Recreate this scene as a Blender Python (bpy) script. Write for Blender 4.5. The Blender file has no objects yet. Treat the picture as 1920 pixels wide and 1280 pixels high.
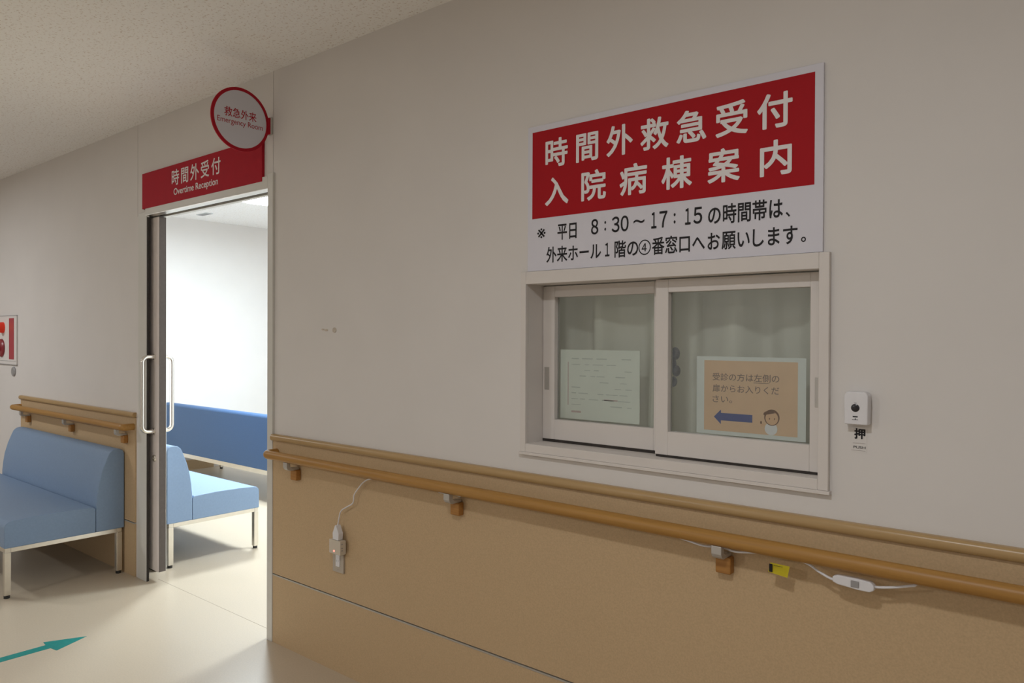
import bpy, bmesh, math, random
from mathutils import Vector, Matrix

random.seed(4)
SC = bpy.context.scene
COL = SC.collection
PI = math.pi

# ------------------------------------------------------------------ camera
# Main wall is the plane Y = 0 (corridor side is -Y), floor is Z = 0, metres.
CAM_H, CAM_D = 1.371, 1.9
F_PX = 1412.11
YAW, PITCH, ROLL = math.radians(40.0298), math.radians(-0.3619), math.radians(0.2416)
fwd = Vector((-math.sin(YAW) * math.cos(PITCH), math.cos(YAW) * math.cos(PITCH), math.sin(PITCH)))
rgt = Vector((math.cos(YAW), math.sin(YAW), 0))
upv = rgt.cross(fwd)
r2 = rgt * math.cos(ROLL) + upv * math.sin(ROLL)
u2 = upv * math.cos(ROLL) - rgt * math.sin(ROLL)
cam_data = bpy.data.cameras.new('camera')
cam = bpy.data.objects.new('camera', cam_data)
COL.objects.link(cam)
cam.matrix_world = Matrix(((r2.x, u2.x, -fwd.x, 0), (r2.y, u2.y, -fwd.y, -CAM_D), (r2.z, u2.z, -fwd.z, CAM_H), (0, 0, 0, 1)))
cam_data.sensor_width = 36.0
cam_data.lens = 36.0 * F_PX / 1920.0
cam_data.clip_start = 0.05
SC.camera = cam

# ------------------------------------------------------------------ world, lights, exposure
world = bpy.data.worlds.new('world')
world.use_nodes = True
world.node_tree.nodes['Background'].inputs[0].default_value = (0.9, 0.95, 1.0, 1)
world.node_tree.nodes['Background'].inputs[1].default_value = 0.0
SC.world = world
SC.view_settings.view_transform = 'Standard'
SC.view_settings.look = 'None'
SC.view_settings.gamma = 1
SC.view_settings.use_curve_mapping = False
SC.view_settings.exposure = 0.0


def lamp_light(name, loc, power, size, color):
    d = bpy.data.lights.new(name, 'AREA')
    d.shape = 'DISK'
    d.size = size
    d.energy = power
    d.color = color
    o = bpy.data.objects.new(name, d)
    COL.objects.link(o)
    o.location = loc
    return o


CEIL = 2.556
CORRIDOR_COLOR = (0.95, 0.975, 1.0)
ROOM_COLOR = (0.79, 0.925, 1.0)
CORRIDOR_AND_FILL_LAMPS = [(-0.6, -1.8, 16.0), (-6.5, -1.75, 26.0), (4.2, -1.8, 10.0), (-3.4, -4.7, 48.0), (1.6, -4.7, 22.0), (-7.6, -4.7, 16.0)]  # after the first pair: unseen fill lamps added to even out the wall
OFFICE_FILL = (-0.9, 2.3, 14.0)  # unseen lamp added behind the curtain to brighten the cloth
ROOM_LAMPS = [(-5.46, 1.54, 98.0), (-3.55, 1.75, 60.0)]
for x, y, p in CORRIDOR_AND_FILL_LAMPS:
    lamp_light('corridor_or_fill_light', (x, y, CEIL - 0.05), p, 0.20, CORRIDOR_COLOR)
lamp_light('office_fill_light', (OFFICE_FILL[0], OFFICE_FILL[1], CEIL - 0.05), OFFICE_FILL[2], 0.25, CORRIDOR_COLOR)
for x, y, p in ROOM_LAMPS:
    lamp_light('room_lamp_light', (x, y, CEIL - 0.11), p, 0.50, ROOM_COLOR)

# ------------------------------------------------------------------ materials


def new_mat(name):
    m = bpy.data.materials.new(name)
    m.use_nodes = True
    return m, m.node_tree.nodes, m.node_tree.links, m.node_tree.nodes['Principled BSDF']


def mat(name, rgb, rough=0.5, metal=0.0, spec=0.5, var=0.0, vscale=60.0, bump=0.0, bscale=300.0, coat=0.0, coat_rough=0.1):
    m, n, l, p = new_mat(name)
    p.inputs['Base Color'].default_value = (*rgb, 1)
    p.inputs['Roughness'].default_value = rough
    p.inputs['Metallic'].default_value = metal
    p.inputs['Specular IOR Level'].default_value = spec
    p.inputs['Coat Weight'].default_value = coat
    p.inputs['Coat Roughness'].default_value = coat_rough
    tc = n.new('ShaderNodeTexCoord')
    if var > 0:
        t = n.new('ShaderNodeTexNoise')
        t.inputs['Scale'].default_value = vscale
        t.inputs['Detail'].default_value = 4
        l.new(tc.outputs['Object'], t.inputs['Vector'])
        r = n.new('ShaderNodeValToRGB')
        r.color_ramp.elements[0].position = 0.3
        r.color_ramp.elements[1].position = 0.7
        r.color_ramp.elements[0].color = (*[c * (1 - var) for c in rgb], 1)
        r.color_ramp.elements[1].color = (*[min(1, c * (1 + var)) for c in rgb], 1)
        l.new(t.outputs['Fac'], r.inputs['Fac'])
        l.new(r.outputs['Color'], p.inputs['Base Color'])
    if bump > 0:
        t2 = n.new('ShaderNodeTexNoise')
        t2.inputs['Scale'].default_value = bscale
        t2.inputs['Detail'].default_value = 3
        l.new(tc.outputs['Object'], t2.inputs['Vector'])
        b = n.new('ShaderNodeBump')
        b.inputs['Strength'].default_value = bump
        b.inputs['Distance'].default_value = 0.002
        l.new(t2.outputs['Fac'], b.inputs['Height'])
        l.new(b.outputs['Normal'], p.inputs['Normal'])
    return m


def emit(name, rgb, strength):
    m, n, l, p = new_mat(name)
    p.inputs['Base Color'].default_value = (*rgb, 1)
    p.inputs['Emission Color'].default_value = (*rgb, 1)
    p.inputs['Emission Strength'].default_value = strength
    return m


def ceiling_mat():
    m, n, l, p = new_mat('acoustic_ceiling_board')
    tc = n.new('ShaderNodeTexCoord')
    a = n.new('ShaderNodeTexNoise')
    a.inputs['Scale'].default_value = 95
    a.inputs['Detail'].default_value = 3
    a.inputs['Roughness'].default_value = 0.6
    l.new(tc.outputs['Object'], a.inputs['Vector'])
    r = n.new('ShaderNodeValToRGB')
    r.color_ramp.elements[0].position = 0.33
    r.color_ramp.elements[0].color = (0.70, 0.63, 0.58, 1)
    r.color_ramp.elements[1].position = 0.43
    r.color_ramp.elements[1].color = (0.94, 0.93, 0.915, 1)
    l.new(a.outputs['Fac'], r.inputs['Fac'])
    l.new(r.outputs['Color'], p.inputs['Base Color'])
    p.inputs['Roughness'].default_value = 0.95
    p.inputs['Specular IOR Level'].default_value = 0.1
    b = n.new('ShaderNodeBump')
    b.inputs['Strength'].default_value = 0.25
    b.inputs['Distance'].default_value = 0.002
    l.new(a.outputs['Fac'], b.inputs['Height'])
    l.new(b.outputs['Normal'], p.inputs['Normal'])
    return m


def wood_mat(name, rgb, dark, rough, axis_scale=(2.0, 60.0, 60.0)):
    m, n, l, p = new_mat(name)
    tc = n.new('ShaderNodeTexCoord')
    mp = n.new('ShaderNodeMapping')
    mp.inputs['Scale'].default_value = axis_scale
    l.new(tc.outputs['Object'], mp.inputs['Vector'])
    t = n.new('ShaderNodeTexNoise')
    t.inputs['Scale'].default_value = 2.5
    t.inputs['Detail'].default_value = 4
    l.new(mp.outputs['Vector'], t.inputs['Vector'])
    r = n.new('ShaderNodeValToRGB')
    r.color_ramp.elements[0].position = 0.3
    r.color_ramp.elements[0].color = (*dark, 1)
    r.color_ramp.elements[1].position = 0.7
    r.color_ramp.elements[1].color = (*rgb, 1)
    l.new(t.outputs['Fac'], r.inputs['Fac'])
    l.new(r.outputs['Color'], p.inputs['Base Color'])
    p.inputs['Roughness'].default_value = rough
    p.inputs['Specular IOR Level'].default_value = 0.4
    return m


def cloth_mat():
    m = mat('pale_curtain_cloth', (0.80, 0.79, 0.72), 0.9, spec=0.1, var=0.02, vscale=30, bump=0.1, bscale=500)
    n, l = m.node_tree.nodes, m.node_tree.links
    tl = n.new('ShaderNodeBsdfTranslucent')
    tl.inputs['Color'].default_value = (0.80, 0.80, 0.70, 1)
    mx = n.new('ShaderNodeMixShader')
    mx.inputs['Fac'].default_value = 0.42
    l.new(n['Principled BSDF'].outputs['BSDF'], mx.inputs[1])
    l.new(tl.outputs['BSDF'], mx.inputs[2])
    l.new(mx.outputs['Shader'], n['Material Output'].inputs['Surface'])
    return m


def glass_mat():
    m, n, l, p = new_mat('window_glass')
    n.remove(p)
    tr = n.new('ShaderNodeBsdfTransparent')
    tr.inputs['Color'].default_value = (0.965, 0.98, 0.965, 1)
    gl = n.new('ShaderNodeBsdfGlossy')
    gl.inputs['Roughness'].default_value = 0.04
    fr = n.new('ShaderNodeFresnel')
    fr.inputs['IOR'].default_value = 1.5
    mx = n.new('ShaderNodeMixShader')
    l.new(fr.outputs['Fac'], mx.inputs['Fac'])
    l.new(tr.outputs['BSDF'], mx.inputs[1])
    l.new(gl.outputs['BSDF'], mx.inputs[2])
    l.new(mx.outputs['Shader'], n['Material Output'].inputs['Surface'])
    return m


M = dict(
    wall=mat('painted_wall', (0.72, 0.69, 0.665), 0.7, spec=0.25, bump=0.06, bscale=260, var=0.015, vscale=4),
    ceiling=ceiling_mat(),
    floor=mat('vinyl_floor', (0.545, 0.455, 0.345), 0.30, spec=0.45, var=0.05, vscale=160, bump=0.03, bscale=30),
    wainscot=mat('wood_tone_laminate', (0.545, 0.39, 0.228), 0.55, spec=0.3, var=0.07, vscale=210, bump=0.05, bscale=400),
    cap=wood_mat('pale_wood_cap', (0.47, 0.315, 0.15), (0.42, 0.275, 0.12), 0.30),
    rail=wood_mat('honey_wood_rail', (0.43, 0.225, 0.055), (0.36, 0.18, 0.04), 0.42),
    block=wood_mat('orange_wood_block', (0.42, 0.20, 0.05), (0.34, 0.15, 0.035), 0.5),
    steel_paint=mat('painted_steel_frame', (0.66, 0.645, 0.60), 0.4, spec=0.4, var=0.02, vscale=10),
    edge=mat('door_edge_seal', (0.12, 0.10, 0.09), 0.7, spec=0.2, var=0.05),
    leaf=mat('door_leaf_paint', (0.80, 0.73, 0.70), 0.45, spec=0.3, var=0.02, vscale=12),
    dark=mat('dark_pocket_lining', (0.035, 0.028, 0.024), 0.8, var=0.1),
    chrome=mat('polished_steel', (0.82, 0.80, 0.76), 0.16, metal=1.0, var=0.02, vscale=8),
    satin=mat('satin_steel', (0.74, 0.71, 0.65), 0.34, metal=1.0, var=0.03, vscale=20),
    bracket=mat('grey_bracket_metal', (0.50, 0.48, 0.45), 0.4, metal=0.5, var=0.04, vscale=30),
    floor_joint=mat('floor_joint', (0.36, 0.29, 0.21), 0.6, var=0.03),
    seam=mat('wall_seam_shade', (0.60, 0.57, 0.55), 0.7, var=0.02),
    aluminium=mat('aluminium_joint', (0.50, 0.48, 0.44), 0.4, metal=0.6, var=0.04, vscale=30),
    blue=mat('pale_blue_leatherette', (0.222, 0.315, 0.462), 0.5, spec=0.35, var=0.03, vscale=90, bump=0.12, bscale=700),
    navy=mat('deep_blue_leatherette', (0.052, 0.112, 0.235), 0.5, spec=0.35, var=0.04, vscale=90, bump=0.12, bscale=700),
    black=mat('black_rubber', (0.02, 0.02, 0.02), 0.6, var=0.1),
    red=mat('sign_red', (0.40, 0.012, 0.018), 0.6, spec=0.12, var=0.02, vscale=10),
    red2=mat('door_sign_red', (0.43, 0.014, 0.028), 0.6, spec=0.12, var=0.02, vscale=10),
    white=mat('sign_white', (0.70, 0.69, 0.755), 0.6, spec=0.15, var=0.01, vscale=10),
    letter_white=mat('letter_white', (0.80, 0.77, 0.77), 0.5, spec=0.2, var=0.01),
    ink=mat('black_ink', (0.02, 0.018, 0.02), 0.6, spec=0.2, var=0.05),
    sash=mat('white_sash_paint', (0.70, 0.655, 0.62), 0.4, spec=0.4, var=0.015, vscale=10),
    plastic=mat('white_plastic', (0.76, 0.75, 0.77), 0.4, spec=0.4, var=0.01),
    beige_plastic=mat('ivory_plastic', (0.62, 0.55, 0.45), 0.4, spec=0.4, var=0.02),
    plate=mat('greyish_beige_plate', (0.46, 0.40, 0.33), 0.4, spec=0.4, var=0.02),
    grey_plastic=mat('grey_plastic', (0.32, 0.31, 0.31), 0.5, var=0.03),
    yellow=mat('yellow_tag', (0.82, 0.72, 0.03), 0.5, var=0.02),
    glass=glass_mat(),
    curtain=cloth_mat(),
    paper=mat('laminated_paper', (0.78, 0.80, 0.74), 0.45, spec=0.4, var=0.02, vscale=15),
    laminate=mat('clear_laminate_edge', (0.70, 0.72, 0.70), 0.4, spec=0.5, var=0.02),
    peach=mat('peach_paper', (0.72, 0.50, 0.33), 0.5, spec=0.4, var=0.03, vscale=20),
    faint_ink=mat('grey_print', (0.22, 0.16, 0.14), 0.6, var=0.05),
    pale_ink=mat('pale_print', (0.56, 0.59, 0.55), 0.6, var=0.05),
    pale_pink=mat('pale_pink_print', (0.60, 0.46, 0.44), 0.6, var=0.05),
    arrow_blue=mat('printed_blue', (0.055, 0.085, 0.27), 0.5, var=0.05),
    skin=mat('printed_skin', (0.72, 0.46, 0.28), 0.5, var=0.03),
    hair=mat('printed_brown', (0.16, 0.07, 0.035), 0.5, var=0.05),
    teal=mat('teal_floor_tape', (0.015, 0.235, 0.215), 0.45, spec=0.3, var=0.08, vscale=40),
    alarm_red=mat('alarm_red', (0.42, 0.045, 0.06), 0.45, var=0.04, vscale=30),
    alarm_disc=mat('alarm_dark_red', (0.26, 0.02, 0.03), 0.35, var=0.05),
    glow=emit('alarm_lamp_glow', (0.60, 0.025, 0.008), 0.22),
    glow_core=emit('alarm_lamp_core', (1.0, 0.50, 0.05), 4.0),
    red_led=emit('red_indicator', (1.0, 0.18, 0.14), 3.0),
    lampglow=emit('lamp_diffuser_glow', (0.92, 0.97, 1.0), 14.0),
    lampglow2=emit('corridor_diffuser_glow', (1.0, 0.93, 0.84), 12.0),
    smoke=mat('smoky_lens', (0.02, 0.018, 0.022), 0.25, var=0.05),
    stain=mat('faded_mark', (0.56, 0.49, 0.41), 0.8, var=0.15, vscale=120),
    bluegrey=mat('blue_grey_smudge', (0.40, 0.41, 0.48), 0.8, var=0.2, vscale=80),
    vent=mat('vent_white', (0.60, 0.62, 0.62), 0.5, var=0.02),
)

# ------------------------------------------------------------------ helpers


def world_loc(o):
    v = Vector((0, 0, 0))
    while o is not None:
        v += o.location
        o = o.parent
    return v


def obj(name, bm, m, parent=None, smooth=False, label=None):
    """Link one mesh object; the bmesh is in world coordinates."""
    me = bpy.data.meshes.new(name)
    if parent is not None:
        bmesh.ops.translate(bm, verts=bm.verts, vec=-world_loc(parent))
    bm.normal_update()
    bm.to_mesh(me)
    bm.free()
    for mm in (m if isinstance(m, (list, tuple)) else [m]):
        me.materials.append(mm)
    o = bpy.data.objects.new(name, me)
    COL.objects.link(o)
    if parent is not None:
        o.parent = parent
    if smooth:
        for p in me.polygons:
            p.use_smooth = True
        try:
            me.set_sharp_from_angle(angle=math.radians(40))
        except Exception:
            pass
        wn = o.modifiers.new('weighted_normal', 'WEIGHTED_NORMAL')
        wn.keep_sharp = True
    if label:
        o['label'] = label
    return o


def thing(name, label, cat, loc=(0, 0, 0), group=None):
    o = bpy.data.objects.new(name, None)
    COL.objects.link(o)
    o.location = loc
    o.empty_display_size = 0.05
    o['label'] = label
    o['category'] = cat
    if group:
        o['group'] = group
    return o


def tag(o, label, cat, group=None):
    o['label'] = label
    o['category'] = cat
    if group:
        o['group'] = group
    return o


def struct(name, bm, m, parent=None, smooth=False, label=None):
    o = obj(name, bm, m, parent, smooth)
    o['kind'] = 'structure'
    if label:
        o['label'] = label
    return o


def box(bm, x0, x1, y0, y1, z0, z1, bev=0.0, seg=2, mi=0):
    r = bmesh.ops.create_cube(bm, size=1.0)
    vs = r['verts']
    for v in vs:
        v.co = Vector(((x0 + x1) / 2 + v.co.x * (x1 - x0), (y0 + y1) / 2 + v.co.y * (y1 - y0), (z0 + z1) / 2 + v.co.z * (z1 - z0)))
    es = list({e for v in vs for e in v.link_edges})
    fs = list({f for v in vs for f in v.link_faces})
    for f in fs:
        f.material_index = mi
    if bev > 0:
        bmesh.ops.bevel(bm, geom=es, offset=bev, segments=seg, profile=0.5, affect='EDGES')
    return bm


def B(x0, x1, y0, y1, z0, z1, bev=0.0, seg=2):
    return box(bmesh.new(), x0, x1, y0, y1, z0, z1, bev, seg)


def prism(bm, pts, axis, a0, a1, bev=0.0, seg=2, ang=25.0):
    """Extrude a closed 2-D outline along an axis (0: pts are (y,z); 1: (x,z); 2: (x,y))."""
    def mk(p, a):
        if axis == 0:
            return Vector((a, p[0], p[1]))
        if axis == 1:
            return Vector((p[0], a, p[1]))
        return Vector((p[0], p[1], a))
    v0 = [bm.verts.new(mk(p, a0)) for p in pts]
    v1 = [bm.verts.new(mk(p, a1)) for p in pts]
    n = len(pts)
    fs = [bm.faces.new(v0), bm.faces.new(v1[::-1])]
    for i in range(n):
        fs.append(bm.faces.new((v0[(i + 1) % n], v0[i], v1[i], v1[(i + 1) % n])))
    bmesh.ops.recalc_face_normals(bm, faces=fs)
    if bev > 0:
        es = [e for e in {e for f in fs for e in f.edges} if e.calc_face_angle(0) > math.radians(ang)]
        bmesh.ops.bevel(bm, geom=es, offset=bev, segments=seg, profile=0.5, affect='EDGES')
    return bm


def catmull(pts, n=6):
    P = [Vector(p) for p in pts]
    P = [P[0] * 2 - P[1]] + P + [P[-1] * 2 - P[-2]]
    out = []
    for i in range(1, len(P) - 2):
        for k in range(n):
            t = k / n
            a, b, c, d = P[i - 1], P[i], P[i + 1], P[i + 2]
            out.append(0.5 * ((2 * b) + (c - a) * t + (2 * a - 5 * b + 4 * c - d) * t * t + (3 * b - a - 3 * c + d) * t ** 3))
    out.append(P[-2])
    return out


def tube(bm, path, r, seg=12, flat=1.0):
    """Sweep a round (or flattened) section along a path."""
    path = [Vector(p) for p in path]
    rings = []
    up = None
    for i, p in enumerate(path):
        t = (path[min(i + 1, len(path) - 1)] - path[max(i - 1, 0)]).normalized()
        if up is None:
            up = Vector((0, 0, 1)) if abs(t.z) < 0.9 else Vector((0, 1, 0))
        s = t.cross(up).normalized()
        up = s.cross(t).normalized()
        ri = r[i] if isinstance(r, (list, tuple)) else r
        rings.append([bm.verts.new(p + (s * math.cos(a) * flat + up * math.sin(a)) * ri) for a in [2 * PI * k / seg for k in range(seg)]])
    fs = []
    for a, b in zip(rings, rings[1:]):
        for k in range(seg):
            fs.append(bm.faces.new((a[k], a[(k + 1) % seg], b[(k + 1) % seg], b[k])))
    fs.append(bm.faces.new(rings[0][::-1]))
    fs.append(bm.faces.new(rings[-1]))
    bmesh.ops.recalc_face_normals(bm, faces=fs)
    return bm


def lathe(bm, prof, c, axis='Z', seg=40):
    """Revolve (radius, height) pairs about an axis through c."""
    c = Vector(c)
    ax = {'X': Vector((1, 0, 0)), 'Y': Vector((0, -1, 0)), 'Z': Vector((0, 0, 1))}[axis]
    u = Vector((0, 1, 0)) if axis == 'X' else Vector((1, 0, 0))
    w = ax.cross(u)
    rings = []
    for r, h in prof:
        if r < 1e-6:
            rings.append([bm.verts.new(c + ax * h)])
        else:
            rings.append([bm.verts.new(c + ax * h + (u * math.cos(2 * PI * k / seg) + w * math.sin(2 * PI * k / seg)) * r) for k in range(seg)])
    fs = []
    for a, b in zip(rings, rings[1:]):
        for k in range(seg):
            k2 = (k + 1) % seg
            vs = [a[k % len(a)], a[k2 % len(a)], b[k2 % len(b)], b[k % len(b)]]
            vs = list(dict.fromkeys(vs))
            if len(vs) > 2:
                fs.append(bm.faces.new(vs))
    for ring, flip in ((rings[0], 1), (rings[-1], 0)):
        if len(ring) > 2:
            fs.append(bm.faces.new(ring[::-1] if flip else ring))
    bmesh.ops.recalc_face_normals(bm, faces=fs)
    return bm


# ---- lettering: glyph outlines of the built-in typeface, turned to mesh
_cu = bpy.data.curves.new('glyph_source', 'FONT')
_co = bpy.data.objects.new('glyph_source', _cu)
COL.objects.link(_co)
_cache = {}


def glyph_data(body):
    if body not in _cache:
        _cu.body = body
        _cu.resolution_u = 4
        bpy.context.view_layer.update()
        dg = bpy.context.evaluated_depsgraph_get()
        me = bpy.data.meshes.new_from_object(_co.evaluated_get(dg))
        _cache[body] = ([v.co.copy() for v in me.vertices], [list(p.vertices) for p in me.polygons])
        bpy.data.meshes.remove(me)
    return _cache[body]


def letters(bm, body, lo, hi, z0, z1, at, weight=0.015, plane='Y', mode='em', mi=0):
    """Set a string so its ink spans lo..hi; z0..z1 is the em's ink height (mode em) or the string's own (mode fit).
    The stroke is thickened by weight (in em) with a ring of shifted outlines."""
    vs, fs = glyph_data(body)
    x0 = min(v.x for v in vs) - weight
    x1 = max(v.x for v in vs) + weight
    if mode == 'em':
        b0, b1 = -0.08, 0.842
    else:
        b0, b1 = min(v.y for v in vs) - weight, max(v.y for v in vs) + weight
    sx = (hi - lo) / (x1 - x0)
    sz = (z1 - z0) / (b1 - b0)
    ring = [(0, 0)]
    if weight > 0.002:
        n = 8 if weight > 0.01 else 4
        ring = [(weight * math.cos(2 * PI * (k + 0.5) / n), weight * math.sin(2 * PI * (k + 0.5) / n)) for k in range(n)]
    for q, (dx, dy) in enumerate(ring):
        nv = []
        lift = 0.00004 * q
        for v in vs:
            h, z = lo + (v.x + dx - x0) * sx, z0 + (v.y + dy - b0) * sz
            nv.append(bm.verts.new((h, at - lift, z) if plane == 'Y' else (at + lift, h, z)))
        for f in fs:
            try:
                nf = bm.faces.new([nv[i] for i in f])
                nf.material_index = mi
            except ValueError:
                pass
    return bm


def face_fix(bm, d):
    """Turn all faces of a flat lettering mesh to face direction d."""
    bm.normal_update()
    flip = [f for f in bm.faces if f.normal.dot(Vector(d)) < 0]
    if flip:
        bmesh.ops.reverse_faces(bm, faces=flip)
    return bm


# ================================================================== STRUCTURE
XL, XR, YF = -10.0, 6.0, -6.3           # corridor extents
RX0, RX1, RY1 = -7.46, -2.80, 4.6       # waiting room behind the door
WT = 0.165                              # main wall thickness
DX0, DX1, DZ = -4.262, -3.043, 2.034    # door opening
WX0, WX1, WZ0, WZ1 = -1.535, -0.600, 1.018, 1.548   # window opening

bm = bmesh.new()
box(bm, XL, XR, YF - 0.1, RY1 + 0.1, -0.1, 0.0)
struct('floor', bm, M['floor'])
bm = bmesh.new()
box(bm, XL, XR, YF - 0.1, RY1 + 0.1, CEIL, CEIL + 0.1)
struct('ceiling', bm, M['ceiling'])

bm = bmesh.new()                         # main wall, with a door pocket left of the opening
box(bm, XL, -5.60, 0, WT, 0, CEIL)
box(bm, -5.60, DX0, 0, 0.012, 0, CEIL)
box(bm, -5.60, -4.392, 0.115, WT, 0, CEIL)
box(bm, DX0, DX1, 0, WT, 2.085, CEIL)
box(bm, -4.392, DX0, 0.012, WT, 2.085, CEIL)
box(bm, DX1, WX0, 0, WT, 0, CEIL)
box(bm, WX0, WX1, 0, WT, 0, WZ0)
box(bm, WX0, WX1, 0, WT, WZ1, CEIL)
box(bm, WX1, XR, 0, WT, 0, CEIL)
struct('wall_north', bm, M['wall'])
struct('wall_south', B(XL, XR, YF - 0.1, YF, 0, CEIL), M['wall'])
struct('wall_west', B(XL - 0.1, XL, YF, 0, 0, CEIL), M['wall'])
struct('wall_east', B(XR, XR + 0.1, YF, RY1, 0, CEIL), M['wall'])
struct('wall_room_west', B(RX0 - 0.1, RX0, WT, RY1, 0, CEIL), M['wall'])
struct('wall_room_north', B(RX0 - 0.1, XR, RY1, RY1 + 0.1, 0, CEIL), M['wall'])
struct('wall_room_east', B(RX1, RX1 + 0.1, WT, RY1, 0, CEIL), M['wall'])
struct('baseboard_room_west', B(RX0, RX0 + 0.02, 0.22, 2.12, 0, 0.10), M['wainscot'])
# hairline joints of the wall panel that carries the door
struct('trim_1', B(-3.000, -2.9965, -0.0012, 0, 2.10, CEIL), M['seam'])
struct('trim_2', B(-4.361, -4.3595, -0.0010, 0, 2.04, CEIL), M['seam'])

# wainscot to the right of the door
WA = -2.985
bm = bmesh.new()
box(bm, WA, XR, -0.008, 0, 0.309, 0.906)
box(bm, WA, XR, -0.008, 0, 0.0, 0.300)
struct('trim_3', bm, M['wainscot'])
bm = bmesh.new()
box(bm, WA, XR, -0.0095, 0, 0.300, 0.3055)
struct('trim_4', bm, M['aluminium'])


def cap_profile():
    pts = [(0.0, 0.903)]
    for k in range(0, 13):
        a = -PI / 2 + PI * k / 12
        pts.append((-0.012 - 0.011 * math.cos(a), 0.9175 + 0.0145 * math.sin(a)))
    pts.append((0.0, 0.932))
    return pts


bm = bmesh.new()
prism(bm, cap_profile(), 0, WA, XR)
struct('trim_5', bm, M['cap'], smooth=True)
# wainscot to the left of the door
LA, LB = -6.245, -4.375
bm = bmesh.new()
box(bm, LA, LB, -0.008, 0, 0.309, 0.906)
box(bm, LA, LB, -0.008, 0, 0.0, 0.300)
struct('trim_6', bm, M['wainscot'])
struct('trim_7', B(LA, LB, -0.0095, 0, 0.300, 0.3055), M['aluminium'])
bm = bmesh.new()
prism(bm, cap_profile(), 0, LA, LB)
struct('trim_8', bm, M['cap'], smooth=True)

# door frame
bm = bmesh.new()
box(bm, -4.345, DX0 + 0.018, -0.005, 0.012, 0, 2.055, 0.0015)          # left jamb
box(bm, -4.392, -4.376, 0.112, WT + 0.006, 0, 2.055, 0.0015)
box(bm, -3.026, -2.984, -0.012, WT + 0.005, 0, 2.10, 0.002)            # right jamb
box(bm, DX0 + 0.018, -3.026, -0.012, 0.030, DZ + 0.001, 2.090, 0.002)          # head, front of the track
box(bm, -4.374, -3.026, 0.076, 0.102, DZ, 2.084, 0.001)                # head, behind the track
box(bm, -4.376, -3.026, WT, WT + 0.006, 2.074, 2.115, 0.001)      # head, room side
struct('trim_9', bm, M['steel_paint'])
struct('trim_12', B(DX0 + 0.0205, -3.027, -0.010, 0.038, DZ - 0.0008, DZ + 0.001), M['satin'])       # steel strip added under the head to mirror the room's light
bm = bmesh.new()
box(bm, -5.59, -5.58, 0.013, 0.114, 0.0, 2.03)
box(bm, -5.58, DX0 - 0.004, 0.0125, 0.0140, 0.0, 2.03)
box(bm, -5.58, -4.394, 0.1120, 0.1145, 0.0, 2.03)
box(bm, DX0 + 0.0185, DX0 + 0.0200, -0.002, 0.0115, 0.0, 2.026)        # dark buffer strip on the jamb
box(bm, -4.374, -3.03, 0.0305, 0.0755, 2.044, 2.0848)
struct('trim_10', bm, M['dark'])
# floor joint in front of the doorway
struct('trim_11', B(-4.24, -3.03, 0.060, 0.0625, 0.0, 0.0005), M['floor_joint'])

# sliding door leaf
LY0, LY1 = 0.034, 0.073
LX1 = -4.174
door = struct('door_1', B(-5.55, LX1, LY0, LY1, 0.056, 2.028, 0.003), M['leaf'])
door['label'] = 'pinkish grey sliding door slid open into the wall'


obj('edge_seal', B(LX1 - 0.001, LX1 + 0.002, LY0 + 0.001, LY1 - 0.001, 0.058, 2.026, 0.0005, 1), M['edge'], door, False, 'dark seal along the leading edge')


def u_handle(y_face, dirn, x, z0, z1, stand, r):
    y1 = y_face + dirn * stand
    rr = 0.032
    pts = [(x, y_face, z1), (x, y1 - dirn * rr, z1)]
    for k in range(1, 7):
        a = k / 6 * PI / 2
        pts.append((x, y1 - dirn * rr + dirn * rr * math.sin(a), z1 - rr + rr * math.cos(a)))
    for k in range(0, 7):
        a = k / 6 * PI / 2
        pts.append((x, y1 - dirn * rr + dirn * rr * math.cos(a), z0 + rr - rr * math.sin(a)))
    pts.append((x, y_face, z0))
    bm = bmesh.new()
    tube(bm, pts, r, 14)
    for z in (z0, z1):
        lathe(bm, [(r * 1.35, -0.002), (r * 1.35, 0.006), (r * 1.1, 0.008)] if dirn < 0 else [(r * 1.35, 0.002), (r * 1.35, -0.006), (r * 1.1, -0.008)], (x, y_face, z), 'Y', 18)
    return bm


obj('door_handle', u_handle(LY0, -1, -4.226, 0.836, 1.251, 0.068, 0.0120), M['chrome'], door, True, 'chrome bar handle on the corridor face')
obj('door_handle', u_handle(LY1, 1, -4.226, 0.836, 1.251, 0.058, 0.0120), M['chrome'], door, True, 'chrome bar handle on the room face')
bm = bmesh.new()
lathe(bm, [(0.0, 0.006), (0.006, 0.006), (0.006, 0.009), (0.015, 0.009), (0.018, 0.006), (0.019, -0.002)], (-4.224, LY0, 0.686), 'Y', 24)
obj('lock_cylinder', bm, M['satin'], door, True)

# ================================================================== BENCHES


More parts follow.
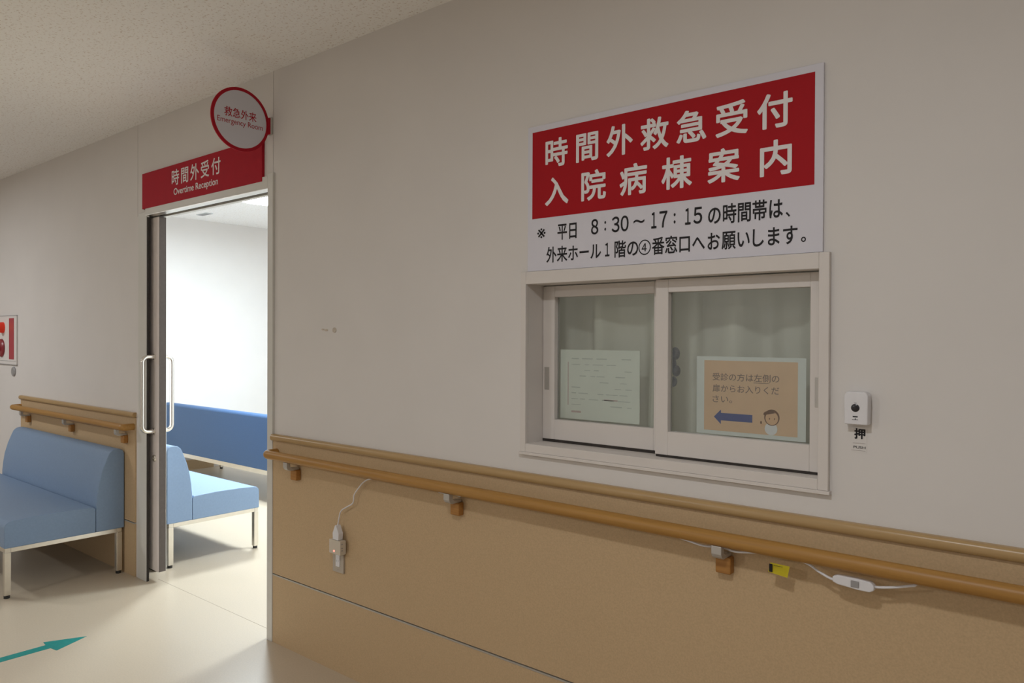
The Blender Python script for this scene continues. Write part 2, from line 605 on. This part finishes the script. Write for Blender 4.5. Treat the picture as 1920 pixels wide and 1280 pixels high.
def bench(label, x0, x1, back, sgn, cushion, rail_z=0.238):
    """back: wall-side plane of the bench, sgn: direction in Y that the seat faces."""
    t = thing('waiting_bench', label, 'bench', ((x0 + x1) / 2, back + sgn * 0.3, 0), 'low waiting benches with backrest and steel legs')

    def Y(b):
        return back + sgn * b
    bp = [(0.0, 0.262), (0.0, 0.690), (0.008, 0.708), (0.022, 0.717), (0.045, 0.718), (0.066, 0.712), (0.082, 0.698), (0.094, 0.672),
          (0.117, 0.613), (0.136, 0.545), (0.146, 0.480), (0.151, 0.425), (0.152, 0.380), (0.152, 0.262)]
    bm = bmesh.new()
    prism(bm, [(Y(a), z) for a, z in bp], 0, x0, x1, 0.004, 3, 50)
    obj('backrest', bm, cushion, t, True)
    sp = [(0.1535, 0.262), (0.1535, 0.392), (0.165, 0.404), (0.30, 0.410), (0.46, 0.408), (0.560, 0.402), (0.582, 0.396), (0.594, 0.384), (0.598, 0.366), (0.598, 0.262)]
    bm = bmesh.new()
    prism(bm, [(Y(a), z) for a, z in sp], 0, x0, x1, 0.004, 3, 50)
    obj('seat', bm, cushion, t, True)
    bm = bmesh.new()
    s = 0.026
    for a in (0.012, 0.594 - s):
        ya, yb = sorted((Y(a), Y(a + s)))
        box(bm, x0 + 0.004, x1 - 0.004, ya, yb, rail_z, 0.262, 0.002)
    for xa in (x0 + 0.004, x1 - 0.004 - s):
        ya, yb = sorted((Y(0.012 + s + 0.0002), Y(0.594 - s - 0.0002)))
        box(bm, xa, xa + s, ya, yb, 0.238, 0.262, 0.002)
    obj('seat_frame', bm, M['satin'], t)
    for xa in (x0 + 0.004, x1 - 0.004 - 0.030):
        for a in (0.010, 0.566):
            ya, yb = sorted((Y(a), Y(a + 0.030)))
            bm = bmesh.new()
            box(bm, xa, xa + 0.030, ya, yb, 0.016, 0.238, 0.002)
            leg = obj('leg', bm, M['satin'], t)
            bm = bmesh.new()
            lathe(bm, [(0.014, 0.0), (0.014, 0.016)], (xa + 0.015, (ya + yb) / 2, 0), 'Z', 20)
            obj('foot_cap', bm, M['black'], leg)
    return t


bench('pale blue bench against the corridor wall, left of the sliding door', -6.11, -4.505, -0.012, -1, M['blue'])
bench('pale blue bench just inside the doorway, its back to the corridor wall', -6.0, -4.375, WT + 0.011, 1, M['blue'])
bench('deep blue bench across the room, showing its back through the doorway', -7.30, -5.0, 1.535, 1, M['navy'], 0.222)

# ================================================================== HANDRAILS
RY, RZ, RR = -0.065, 0.851, 0.0190


def handrail(label, x0, x1, left_return, right_return, blocks):
    t = thing('handrail', label, 'handrail', ((x0 + x1) / 2, 0, RZ), 'wood tone wall handrails')
    bm = bmesh.new()
    path = []
    rc = 0.024
    if left_return:
        xe = x0 + RR
        path += [(xe + 0.004, -0.0085, RZ), (xe + 0.004, RY + rc + 0.012, RZ)]
        for k in range(1, 7):
            a = k / 6 * PI / 2
            path.append((xe + 0.004 + rc * (1 - math.cos(a)), RY + rc - rc * math.sin(a), RZ))
    else:
        path.append((x0, RY, RZ))
    n = 14
    xs = path[-1][0]
    xe2 = x1 if not right_return else x1 - RR - 0.004 - rc
    for k in range(1, n + 1):
        path.append((xs + (xe2 - xs) * k / n, RY, RZ))
    if right_return:
        for k in range(1, 7):
            a = k / 6 * PI / 2
            path.append((xe2 + rc * math.sin(a), RY + rc * (1 - math.cos(a)), RZ))
        path.append((xe2 + rc, -0.0085, RZ))
    tube(bm, path, RR, 24)
    obj('rail', bm, M['rail'], t, True)
    for bx in blocks:
        bm = bmesh.new()
        box(bm, bx - 0.021, bx + 0.021, -0.034, -0.008, 0.752, 0.797, 0.004, 3)
        blk = obj('bracket_block', bm, M['block'], t, True)
        bm = bmesh.new()
        w = 0.014
        arm = [(-0.012, 0.797), (-0.012, 0.806), (-0.046, 0.807), (-0.056, 0.813), (-0.056, 0.833), (-0.074, 0.833), (-0.074, 0.812), (-0.069, 0.803), (-0.058, 0.797)]
        prism(bm, arm, 0, bx - w, bx + w, 0.0015, 2)
        obj('bracket_arm', bm, M['bracket'], blk)
    return t


handrail('long wood tone handrail running under the reception window', -2.975, 5.8, True, False, [-2.79, -1.825, -0.843, 0.139])
handrail('short wood tone handrail above the bench left of the door', -6.262, -4.37, True, True, [-6.05, -5.262, -4.484])

# ================================================================== RECEPTION WINDOW (setting)
win = struct('window_1', bmesh.new(), M['sash'])
bm = bmesh.new()
cy0, cy1 = -0.014, 0.0
ox0, ox1, oz0, oz1 = -1.549, -0.584, 1.000, 1.580
ix0, ix1, iz0, iz1 = -1.527, -0.609, 1.027, 1.540
for a in ((ox0, ix0, oz0, oz1), (ix1, ox1, oz0, oz1), (ix0, ix1, iz1, oz1), (ix0, ix1, oz0, iz0)):
    box(bm, a[0], a[1], cy0, cy1, a[2], a[3], 0.0012, 1)
# reveal
for a in ((ox0 + 0.014, ix0, iz0 - 0.009, iz1 + 0.008), (ix1, ox1 - 0.016, iz0 - 0.009, iz1 + 0.008)):
    box(bm, a[0], a[1], 0.0, WT, a[2], a[3])
box(bm, ix0, ix1, 0.0, WT, iz1, iz1 + 0.008)
box(bm, ix0, ix1, 0.0, WT, iz0 - 0.009, iz0)
# little sill lip
box(bm, ox0 - 0.006, ox1 + 0.004, -0.017, 0.0, oz0 - 0.009, oz0, 0.001, 1)
struct('window_frame', bm, M['sash'], win)


def sash(x0, x1, y0, y1, z0, z1, gx0, gx1, gz0, gz1):
    bm = bmesh.new()
    for a in ((x0, gx0, z0, z1), (gx1, x1, z0, z1), (gx0, gx1, gz1, z1), (gx0, gx1, z0, gz0)):
        box(bm, a[0], a[1], y0, y1, a[2], a[3], 0.0012, 1)
    s = struct('window_sash', bm, M['sash'], win)
    bm = bmesh.new()
    yc = (y0 + y1) / 2 + 0.004
    box(bm, gx0, gx1, yc, yc + 0.003, gz0, gz1)
    struct('window_pane', bm, M['glass'], s)
    return s, yc


s1, yl = sash(-1.526, -1.075, 0.076, 0.104, 1.036, 1.537, -1.478, -1.1115, 1.101, 1.501)
s2, yr = sash(-1.084, -0.611, 0.036, 0.064, 1.034, 1.537, -1.0435, -0.6455, 1.101, 1.500)
bm = bmesh.new()
box(bm, -1.519, -1.499, 0.0748, 0.078, 1.197, 1.272, 0.001, 1)
struct('finger_pull', bm, M['bracket'], s1)
bm = bmesh.new()
box(bm, -0.633, -0.618, 0.0348, 0.038, 1.197, 1.272, 0.001, 1)
struct('finger_pull', bm, M['bracket'], s2)
# dark track the sashes run in
bm = bmesh.new()
box(bm, ix0, -1.075, 0.078, 0.102, 1.027, 1.0362)
box(bm, -1.082, ix1, 0.038, 0.062, 1.027, 1.0342)
struct('window_track', bm, M['dark'], win)

# curtain behind the glass
bm = bmesh.new()
NX, NZ = 150, 14
cx0, cx1, cz0, cz1 = -2.05, -0.28, 0.86, 1.78
grid = []
for i in range(NX + 1):
    u = i / NX
    x = cx0 + (cx1 - cx0) * u
    col = []
    for j in range(NZ + 1):
        v = j / NZ
        z = cz0 + (cz1 - cz0) * v
        amp = 0.040 * (0.45 + 0.75 * (1 - v))
        y = 0.222 + amp * (math.sin(u * 47.0 + 0.8 * math.sin(u * 13)) + 0.45 * math.sin(u * 91.0 + 2.0 + (1 - v) * 1.2)) + 0.012 * math.sin(u * 21 + v * 2)
        col.append(bm.verts.new((x, y, z)))
    grid.append(col)
for i in range(NX):
    for j in range(NZ):
        bm.faces.new((grid[i][j], grid[i + 1][j], grid[i + 1][j + 1], grid[i][j + 1]))
cur = obj('curtain', bm, M['curtain'], None, True)
tag(cur, 'pale gathered curtain drawn shut behind the reception window', 'curtain')
bm = bmesh.new()  # unidentified bluish smudge behind the glass, given a made-up shape
for k, (dx, dz, r) in enumerate([(0, 0, 0.020), (0.016, 0.030, 0.016), (-0.014, -0.026, 0.017), (0.020, -0.022, 0.014), (-0.012, 0.020, 0.013), (0.010, -0.055, 0.013)]):
    ss = bmesh.ops.create_icosphere(bm, subdivisions=2, radius=r)
    for v in ss['verts']:
        v.co = Vector((-1.105 + dx + v.co.x, 0.166 + v.co.y * 0.4, 1.292 + dz + v.co.z * 1.25))
obj('bluish_smudge', bm, M['bluegrey'], cur, True, 'bluish grey smudge behind the right pane, shape made up')

# papers on the inside of the panes
PY = yl + 0.0045
t = thing('paper_notice', 'pale laminated notice with faint print inside the left pane', 'notice', (-1.32, PY, 1.11), 'notices behind the window panes')
obj('sheet', B(-1.470, -1.172, PY, PY + 0.0012, 1.106, 1.330), M['paper'], t)
bm = bmesh.new()
random.seed(11)
for k in range(9):
    z = 1.300 - k * 0.0185
    x = -1.425
    while x < -1.215:
        w = random.uniform(0.015, 0.045)
        if random.random() < 0.62:
            box(bm, x, min(x + w, -1.20), PY - 0.0006, PY, z, z + random.choice((0.0022, 0.003)))
        x += w + random.uniform(0.006, 0.02)
obj('small_print', bm, M['pale_ink'], t)
bm = bmesh.new()
box(bm, -1.440, -1.437, PY - 0.0006, PY, 1.15, 1.29)
box(bm, -1.425, -1.388, PY - 0.0006, PY, 1.127, 1.133)
box(bm, -1.300, -1.250, PY - 0.0006, PY, 1.171, 1.175)
obj('ruled_line', bm, M['pale_pink'], t)

PY = yr + 0.0045
t = thing('paper_notice', 'peach notice with blue left arrow inside the right pane', 'notice', (-0.81, PY, 1.11), 'notices behind the window panes')
obj('sheet', B(-0.965, -0.662, PY, PY + 0.0010, 1.104, 1.319), M['laminate'], t)
obj('peach_print', B(-0.942, -0.683, PY - 0.0004, PY, 1.1145, 1.308), M['peach'], t)
bm = bmesh.new()
FY = PY - 0.0008
letters(bm, '受診の方は左側の', -0.917, -0.731, 1.2530, 1.2735, FY, 0.006)
letters(bm, '扉からお入りくだ', -0.917, -0.731, 1.2215, 1.2420, FY, 0.006)
letters(bm, 'さい。', -0.917, -0.860, 1.1920, 1.2125, FY, 0.006)
box(bm, -0.800, -0.757, FY - 0.0001, FY, 1.2495, 1.2508)
face_fix(bm, (0, -1, 0))
obj('lettering', bm, M['faint_ink'], t)
bm = bmesh.new()
prism(bm, [(-0.9125, 1.1525), (-0.892, 1.173), (-0.892, 1.1640), (-0.803, 1.1640), (-0.803, 1.1435), (-0.892, 1.1435), (-0.892, 1.133)], 1, FY - 0.0003, FY)
obj('printed_arrow', bm, M['arrow_blue'], t)
# plain little figure printed beside the arrow
bm = bmesh.new()


def disc(bm, cx, cz, rx, rz, y, mi, n=28, a0=0.0, a1=2 * PI):
    full = abs(a1 - a0 - 2 * PI) < 1e-6
    vs = [bm.verts.new((cx + rx * math.cos(a0 + (a1 - a0) * k / n), y, cz + rz * math.sin(a0 + (a1 - a0) * k / n))) for k in range(n if full else n + 1)]
    f = bm.faces.new(vs)
    f.material_index = mi


disc(bm, -0.752, 1.1310, 0.0170, 0.0165, FY - 0.0001, 0)
disc(bm, -0.750, 1.1610, 0.0205, 0.0215, FY - 0.0002, 1)
disc(bm, -0.750, 1.1590, 0.0170, 0.0175, FY - 0.0003, 2)
disc(bm, -0.756, 1.1690, 0.0165, 0.0090, FY - 0.0004, 1, 20, 0.15 * PI, 1.1 * PI)
for dx in (-0.006, 0.007):
    disc(bm, -0.750 + dx, 1.1575, 0.0013, 0.0026, FY - 0.0005, 1, 12)
disc(bm, -0.775, 1.1400, 0.0060, 0.0040, FY - 0.0001, 2, 14)
disc(bm, -0.779, 1.1460, 0.0022, 0.0045, FY - 0.0002, 1, 12)
face_fix(bm, (0, -1, 0))
obj('printed_figure', bm, [M['plastic'], M['hair'], M['skin']], t)

# ================================================================== SIGNS
t = thing('wall_sign', 'large red and white sign board above the reception window', 'sign', (-1.063, 0, 1.581))
obj('sign_board', B(-1.5255, -0.602, -0.0075, 0, 1.5812, 2.0425, 0.0006, 1), M['white'], t)
obj('red_field', B(-1.5065, -0.623, -0.0081, -0.0074, 1.7475, 2.0235), M['red'], t)
bm = bmesh.new()
SY = -0.0087
r1 = [('時', -1.454, -1.367), ('間', -1.336, -1.255), ('外', -1.226, -1.136), ('救', -1.111, -1.021), ('急', -0.997, -0.908), ('受', -0.882, -0.792), ('付', -0.768, -0.677)]
for ch, a, b in r1:
    letters(bm, ch, a, b, 1.9045, 1.9905, SY, 0.022)
face_fix(bm, (0, -1, 0))
obj('white_lettering', bm, M['letter_white'], t)
bm = bmesh.new()
r2_ = [('入', -1.455, -1.364), ('院', -1.316, -1.227), ('病', -1.180, -1.089), ('棟', -1.043, -0.949), ('案', -0.904, -0.813), ('内', -0.760, -0.678)]
for ch, a, b in r2_:
    letters(bm, ch, a, b, 1.7845, 1.8710, SY, 0.022)
face_fix(bm, (0, -1, 0))
obj('white_lettering', bm, M['letter_white'], t)
bm = bmesh.new()
SY = -0.0079
KA, KB = 1.6735, 1.7245
for body, a, b in [('平', -1.406, -1.369), ('日', -1.361, -1.333), ('の', -0.902, -0.866), ('時間帯', -0.860, -0.741), ('は', -0.735, -0.700)]:
    letters(bm, body, a, b, KA, KB, SY, 0.018)
for body, a, b, z0, z1 in [('８', -1.280, -1.254, 1.679, 1.7255), ('３', -1.207, -1.180, 1.679, 1.7255), ('０', -1.176, -1.149, 1.679, 1.7255),
                           ('１', -1.075, -1.058, 1.679, 1.7255), ('７', -1.049, -1.024, 1.679, 1.7255), ('１', -0.970, -0.953, 1.680, 1.7255), ('５', -0.945, -0.919, 1.680, 1.7255),
                           (':', -1.2325, -1.2265, 1.687, 1.716), (':', -1.0045, -0.9985, 1.687, 1.716), ('~', -1.133, -1.097, 1.6985, 1.7095), ('※', -1.486, -1.453, 1.6840, 1.7155), ('、', -0.693, -0.682, 1.6745, 1.687)]:
    letters(bm, body, a, b, z0, z1, SY, 0.004 if body in '※~' else 0.018, mode='fit')
face_fix(bm, (0, -1, 0))
obj('black_lettering', bm, M['ink'], t)
bm = bmesh.new()
KA, KB = 1.6050, 1.6535
for body, a, b in [('外来ホール', -1.449, -1.244), ('階の', -1.197, -1.117), ('④', -1.116, -1.076), ('番窓口', -1.072, -0.955), ('へ', -0.948, -0.911), ('お', -0.903, -0.868), ('願い', -0.863, -0.786), ('します', -0.778, -0.663)]:
    letters(bm, body, a, b, KA, KB, SY, 0.004 if body == '④' else 0.016)
letters(bm, '１', -1.2300, -1.2140, 1.610, 1.6505, SY, 0.018, mode='fit')
letters(bm, '。', -0.6545, -0.6425, 1.6085, 1.6215, SY, 0.012, mode='fit')
face_fix(bm, (0, -1, 0))
obj('black_lettering', bm, M['ink'], t)

t = thing('door_sign', 'wide red sign with white writing over the doorway', 'sign', (-3.67, 0, 2.069))
obj('sign_panel', B(-4.275, -3.069, -0.014, 0, 2.0705, 2.2660, 0.001, 1), M['red2'], t)
bm = bmesh.new()
for ch, a, b in [('時', -3.928, -3.848), ('間', -3.826, -3.750), ('外', -3.729, -3.641), ('受', -3.622, -3.540), ('付', -3.518, -3.431)]:
    letters(bm, ch, a, b, 2.157, 2.238, -0.0146, 0.014)
face_fix(bm, (0, -1, 0))
obj('lettering', bm, M['letter_white'], t)
bm = bmesh.new()
letters(bm, 'Overtime Reception', -3.906, -3.455, 2.0945, 2.1405, -0.0146, 0.014, mode='fit')
face_fix(bm, (0, -1, 0))
obj('lettering', bm, M['letter_white'], t)

# round projecting sign, facing along the corridor
CX, CYc, CZc, CR = -3.015, -0.151, 2.309, 0.137
t = thing('projecting_sign', 'round white sign with red rim projecting beside the door', 'sign', (CX, 0, CZc))
bm = bmesh.new()
lathe(bm, [(CR - 0.012, -0.0028), (CR - 0.012, 0.0028)], (CX, CYc, CZc), 'X', 64)
obj('sign_disc', bm, M['white'], t, True)
bm = bmesh.new()
lathe(bm, [(CR - 0.0135, -0.0035), (CR, -0.0035), (CR, 0.0035), (CR - 0.0135, 0.0035)], (CX, CYc, CZc), 'X', 64)
bm.faces.ensure_lookup_table()
bmesh.ops.delete(bm, geom=[f for f in bm.faces if len(f.verts) > 10], context='FACES')
rim = obj('sign_rim', bm, M['red2'], t, True, 'red ring around the white disc')
bm = bmesh.new()
letters(bm, '救急外来', CYc - 0.077, CYc + 0.075, CZc + 0.0025, CZc + 0.0430, CX + 0.0034, 0.008, plane='X')
face_fix(bm, (1, 0, 0))
obj('lettering', bm, M['red2'], t)
bm = bmesh.new()
letters(bm, 'Emergency Room', CYc - 0.109, CYc + 0.105, CZc - 0.0345, CZc - 0.0040, CX + 0.0034, 0.002, plane='X', mode='fit')
face_fix(bm, (1, 0, 0))
obj('lettering', bm, M['red2'], t)
bm = bmesh.new()
box(bm, CX - 0.012, CX + 0.012, -0.021, -0.010, CZc - 0.036, CZc + 0.036, 0.001, 1)
obj('clamp', bm, M['red2'], t)
obj('bracket', B(CX - 0.016, CX + 0.016, -0.012, 0.0, CZc - 0.036, CZc + 0.040, 0.0015, 1), M['bracket'], t)

# ================================================================== SENSOR AND PUSH LABEL
t = thing('push_sensor', 'small white call button box right of the window', 'button box', (-0.512, 0, 1.165))
bm = bmesh.new()
prism(bm, [(-0.5435, 1.168), (-0.4915, 1.168), (-0.4905, 1.236), (-0.497, 1.245), (-0.538, 1.245), (-0.5445, 1.236)], 1, -0.030, 0.0, 0.003, 3)
obj('housing', bm, M['plastic'], t, True)
bm = bmesh.new()
lathe(bm, [(0.0, 0.0022), (0.0065, 0.0018), (0.0094, 0.0004), (0.0094, -0.001)], (-0.5185, -0.030, 1.2075), 'Y', 30)
obj('sensor_lens', bm, M['smoke'], t, True)
bm = bmesh.new()
box(bm, -0.5215, -0.5155, -0.0306, -0.0300, 1.2185, 1.2193)
box(bm, -0.5240, -0.5130, -0.0306, -0.0300, 1.1858, 1.1882)
box(bm, -0.5255, -0.5120, -0.0306, -0.0300, 1.1795, 1.1805)
box(bm, -0.5190, -0.5175, -0.0306, -0.0300, 1.1805, 1.1830)
obj('printed_mark', bm, M['ink'], t)
t = thing('push_label', 'small clear sticker with black writing below the button box', 'label', (-0.517, 0, 1.10))
obj('sticker', B(-0.536, -0.500, -0.0008, 0.0, 1.100, 1.160), M['wall'], t)
bm = bmesh.new()
letters(bm, '押', -0.5285, -0.5035, 1.1325, 1.1565, -0.0012, 0.035)
letters(bm, 'PUSH', -0.5300, -0.5030, 1.1090, 1.1150, -0.0012, 0.010, mode='fit')
face_fix(bm, (0, -1, 0))
obj('lettering', bm, M['ink'], t)
bm = bmesh.new()
box(bm, -0.5315, -0.5030, -0.0012, -0.0007, 1.1212, 1.1218)
box(bm, -0.5345, -0.5030, -0.0012, -0.0007, 1.1040, 1.1045)
obj('ruled_line', bm, M['faint_ink'], t)

# ================================================================== OUTLET, ADAPTER, CORD
t = thing('wall_outlet', 'beige outlet plate low on the wood panel by the door', 'outlet', (-2.50, -0.008, 0.40))
obj('plate', B(-2.535, -2.465, -0.016, -0.008, 0.412, 0.532, 0.002), M['plate'], t, True)
obj('socket_insert', B(-2.513, -2.487, -0.0185, -0.0155, 0.436, 0.508, 0.001, 1), M['plastic'], t)
bm = bmesh.new()
for z in (0.455, 0.482):
    box(bm, -2.506, -2.5045, -0.0188, -0.018, z, z + 0.008)
    box(bm, -2.4955, -2.494, -0.0188, -0.018, z, z + 0.008)
lathe(bm, [(0.0, 0.0005), (0.0022, 0.0003), (0.0025, -0.001)], (-2.50, -0.016, 0.424), 'Y', 12)
obj('socket_slot', bm, M['grey_plastic'], t)

t = thing('power_adapter', 'boxy ivory adapter with red light plugged into the outlet', 'adapter', (-2.475, -0.04, 0.50))
obj('housing', B(-2.520, -2.446, -0.046, -0.0165, 0.4955, 0.552, 0.003), M['beige_plastic'], t, True)
bm = bmesh.new()
lathe(bm, [(0.0, 0.002), (0.003, 0.0014), (0.0040, 0.0)], (-2.486, -0.046, 0.5085), 'Y', 16)
obj('indicator_light', bm, M['red_led'], t, True)
bm = bmesh.new()
for z in (0.512, 0.522, 0.538):
    box(bm, -2.4462, -2.4452, -0.040, -0.034, z, z + 0.004)
obj('socket_slot', bm, M['grey_plastic'], t)

t = thing('power_lead', 'white cord with inline switch running up from adapter behind handrail', 'cord', (-2.48, -0.03, 0.552))
bm = bmesh.new()
prism(bm, [(-2.4985, 0.5525), (-2.4625, 0.5525), (-2.4605, 0.580), (-2.470, 0.598), (-2.4765, 0.612), (-2.4845, 0.612), (-2.492, 0.596), (-2.5005, 0.578)], 1, -0.044, -0.020, 0.003, 2)
obj('plug', bm, M['plastic'], t, True)
bm = bmesh.new()
pts = [(-2.480, -0.032, 0.611), (-2.474, -0.031, 0.640), (-2.462, -0.030, 0.670), (-2.428, -0.030, 0.690), (-2.390, -0.028, 0.712), (-2.382, -0.028, 0.745),
       (-2.355, -0.028, 0.775), (-2.326, -0.030, 0.800), (-2.290, -0.034, 0.818), (-2.235, -0.040, 0.829), (-2.10, -0.043, 0.836), (-1.98, -0.043, 0.836)]
pts = catmull(pts, 6)
mid = catmull([(-1.98, -0.043, 0.836), (-1.90, -0.050, 0.833), (-1.870, -0.056, 0.8285), (-1.825, -0.040, 0.8265), (-1.775, -0.056, 0.8295), (-1.74, -0.050, 0.834),
               (-1.4, -0.043, 0.836), (-1.05, -0.046, 0.835), (-0.95, -0.056, 0.830), (-0.885, -0.060, 0.8235), (-0.843, -0.040, 0.823), (-0.80, -0.058, 0.8235), (-0.755, -0.056, 0.829), (-0.70, -0.045, 0.835), (-0.655, -0.046, 0.834)], 5)
tube(bm, pts + mid[1:], 0.0026, 10)
obj('cable', bm, M['plastic'], t, True)
bm = bmesh.new()
tube(bm, catmull([(-0.655, -0.046, 0.834), (-0.618, -0.050, 0.826), (-0.592, -0.052, 0.8135), (-0.566, -0.053, 0.8035), (-0.548, -0.053, 0.8015)], 6), 0.0030, 10)
tube(bm, catmull([(-0.470, -0.053, 0.8035), (-0.452, -0.053, 0.8060), (-0.420, -0.052, 0.8135), (-0.386, -0.050, 0.8235), (-0.33, -0.046, 0.834), (0.2, -0.044, 0.836), (0.9, -0.044, 0.836)], 6), 0.0030, 10)
obj('cable', bm, M['plastic'], t, True)
bm = bmesh.new()
sw = [(-0.558, 0.7990), (-0.546, 0.7945), (-0.500, 0.7905), (-0.476, 0.7905), (-0.4665, 0.7965), (-0.4665, 0.8075), (-0.474, 0.8145), (-0.500, 0.8165), (-0.546, 0.8165), (-0.558, 0.8115)]
prism(bm, [(a, z + 0.0005) for a, z in sw], 1, -0.063, -0.045, 0.003, 3)
swb = obj('inline_switch', bm, M['plastic'], t, True, 'white inline switch on the cord')
bm = bmesh.new()
box(bm, -0.5165, -0.4985, -0.0652, -0.0625, 0.7965, 0.8115, 0.001, 1)
obj('rocker', bm, M['grey_plastic'], swb, False, 'grey rocker with silver face')
bm = bmesh.new()
for v in [(-0.7125, -0.058, 0.7900), (-0.6645, -0.058, 0.7845), (-0.6605, -0.054, 0.8120), (-0.7085, -0.054, 0.8130)]:
    bm.verts.new(v)
bm.verts.ensure_lookup_table()
bm.faces.new(bm.verts[:])
bmesh.ops.solidify(bm, geom=list(bm.faces), thickness=0.0008)
tg = obj('cord_tag', bm, M['yellow'], t, False, 'bright yellow caution tag hanging from the cord')
bm = bmesh.new()
yy = -0.0595
for a, b, c, d in [(-0.7095, -0.7015, 0.7915, 0.8110), (-0.698, -0.676, 0.8085, 0.8092)]:
    box(bm, a, b, yy - 0.0004, yy + 0.001, c, d)
obj('printed_mark', bm, M['ink'], tg)

# ================================================================== FIRE ALARM PLATE (left edge)
t = thing('fire_alarm_panel', 'white fire alarm plate with glowing red lamp, left of the bench', 'fire alarm', (-6.62, 0, 1.148))
obj('plate', B(-6.905, -6.333, -0.010, 0, 1.150, 1.510, 0.001, 1), M['wall'], t)
bm = bmesh.new()
box(bm, -6.905, -6.333, -0.0115, 0, 1.5095, 1.5135)
box(bm, -6.905, -6.337, -0.0112, 0, 1.1735, 1.1755)
box(bm, -6.905, -6.333, -0.0115, 0, 1.1465, 1.1500)
obj('edge_strip', bm, M['grey_plastic'], t)
obj('red_strip', B(-6.488, -6.384, -0.0118, -0.009, 1.188, 1.493), M['alarm_red'], t)
bm = bmesh.new()
lathe(bm, [(0.0, 0.062), (0.024, 0.057), (0.037, 0.042), (0.040, 0.018), (0.041, 0.0)], (-6.621, -0.010, 1.424), 'Y', 32)
lamp = obj('alarm_lamp', bm, M['glow'], t, True, 'lit red lamp dome')
bm = bmesh.new()
lathe(bm, [(0.0, 0.0665), (0.014, 0.065), (0.023, 0.0605), (0.024, 0.052)], (-6.618, -0.010, 1.424), 'Y', 24)
obj('lamp_core', bm, M['glow_core'], lamp, True)
bm = bmesh.new()
lathe(bm, [(0.0, 0.028), (0.024, 0.028), (0.030, 0.016), (0.060, 0.016), (0.068, 0.008), (0.068, 0.0)], (-6.652, -0.010, 1.270), 'Y', 40)
obj('call_point', bm, M['alarm_disc'], t, True)
bm = bmesh.new()
lathe(bm, [(0.0, 0.012), (0.03, 0.012), (0.036, 0.006), (0.036, 0.0)], (-6.41, 0, 1.098), 'Y', 24)
k = obj('wall_button', bm, M['grey_plastic'], None, True)
tag(k, 'small round grey wall button below the fire alarm plate', 'button')

# faded mark on the wall
bm = bmesh.new()
for dx, dz, rx, rz in [(0, 0, 0.014, 0.011), (-0.055, 0, 0.012, 0.005), (-0.078, 0.003, 0.010, 0.004)]:
    disc(bm, -2.548 + dx, 1.395 + dz, rx, rz, -0.0012, 0, 16)
bm.faces.ensure_lookup_table()
face_fix(bm, (0, -1, 0))
mk = bmesh.ops.solidify(bm, geom=list(bm.faces), thickness=0.0008)
k = obj('wall_mark', bm, M['stain'])
tag(k, 'faint brown tape residue on the plain wall left of the window', 'mark')

# ================================================================== FLOOR ARROW
bm = bmesh.new()
prism(bm, [(-3.708, -1.25), (-3.657, -1.25), (-3.657, -0.678), (-3.609, -0.670), (-3.677, -0.523), (-3.751, -0.676), (-3.708, -0.680)], 2, 0.0, 0.0008)
k = obj('floor_arrow', bm, M['teal'])
tag(k, 'teal green arrow stuck on the floor before the doorway', 'arrow')

# ================================================================== LAMPS AND VENT
for i, (x, y, p) in enumerate(ROOM_LAMPS):
    t = thing('ceiling_lamp', ['bright round ceiling lamp seen through the top of the doorway', 'round ceiling lamp in the waiting room above the inner bench'][i], 'lamp', (x, y, CEIL - 0.1), 'round ceiling lamps')
    bm = bmesh.new()
    lathe(bm, [(0.30, 0.0), (0.305, -0.018), (0.30, -0.022)], (x, y, CEIL), 'Z', 56)
    obj('base_ring', bm, M['steel_paint'], t, True)
    bm = bmesh.new()
    lathe(bm, [(0.295, -0.022), (0.292, -0.060), (0.270, -0.083), (0.20, -0.094), (0.0, -0.098)], (x, y, CEIL), 'Z', 56)
    obj('diffuser', bm, M['lampglow'], t, True)
for i, (x, y, p) in enumerate(CORRIDOR_AND_FILL_LAMPS + [OFFICE_FILL]):
    t = thing('ceiling_lamp', ['round corridor ceiling lamp before the reception window', 'round corridor ceiling lamp before the blue bench', 'added unseen fill lamp far along the corridor past the window', 'added unseen fill lamp facing the doorway from across the hall', 'added unseen fill lamp across the hall from the window', 'added unseen fill lamp across the hall from the fire alarm plate', 'added unseen lamp brightening the curtain of the reception window'][i], 'lamp', (x, y, CEIL - 0.04), 'round ceiling lamps')
    bm = bmesh.new()
    lathe(bm, [(0.125, 0.0), (0.125, -0.030), (0.115, -0.034)], (x, y, CEIL), 'Z', 40)
    obj('base_ring', bm, M['steel_paint'], t, True)
    bm = bmesh.new()
    lathe(bm, [(0.112, -0.034), (0.105, -0.042), (0.0, -0.045)], (x, y, CEIL), 'Z', 40)
    obj('diffuser', bm, M['lampglow2'], t, True)
t = thing('air_vent', 'small grey air vent on the waiting room ceiling', 'vent', (-7.03, 1.80, CEIL))
obj('vent_frame', B(-7.13, -6.93, 1.765, 1.835, CEIL - 0.006, CEIL, 0.001, 1), M['vent'], t)
bm = bmesh.new()
for k in range(5):
    box(bm, -7.12, -6.94, 1.772 + k * 0.012, 1.778 + k * 0.012, CEIL - 0.0075, CEIL - 0.005)
obj('vent_slot', bm, M['grey_plastic'], t)

bpy.data.objects.remove(_co)
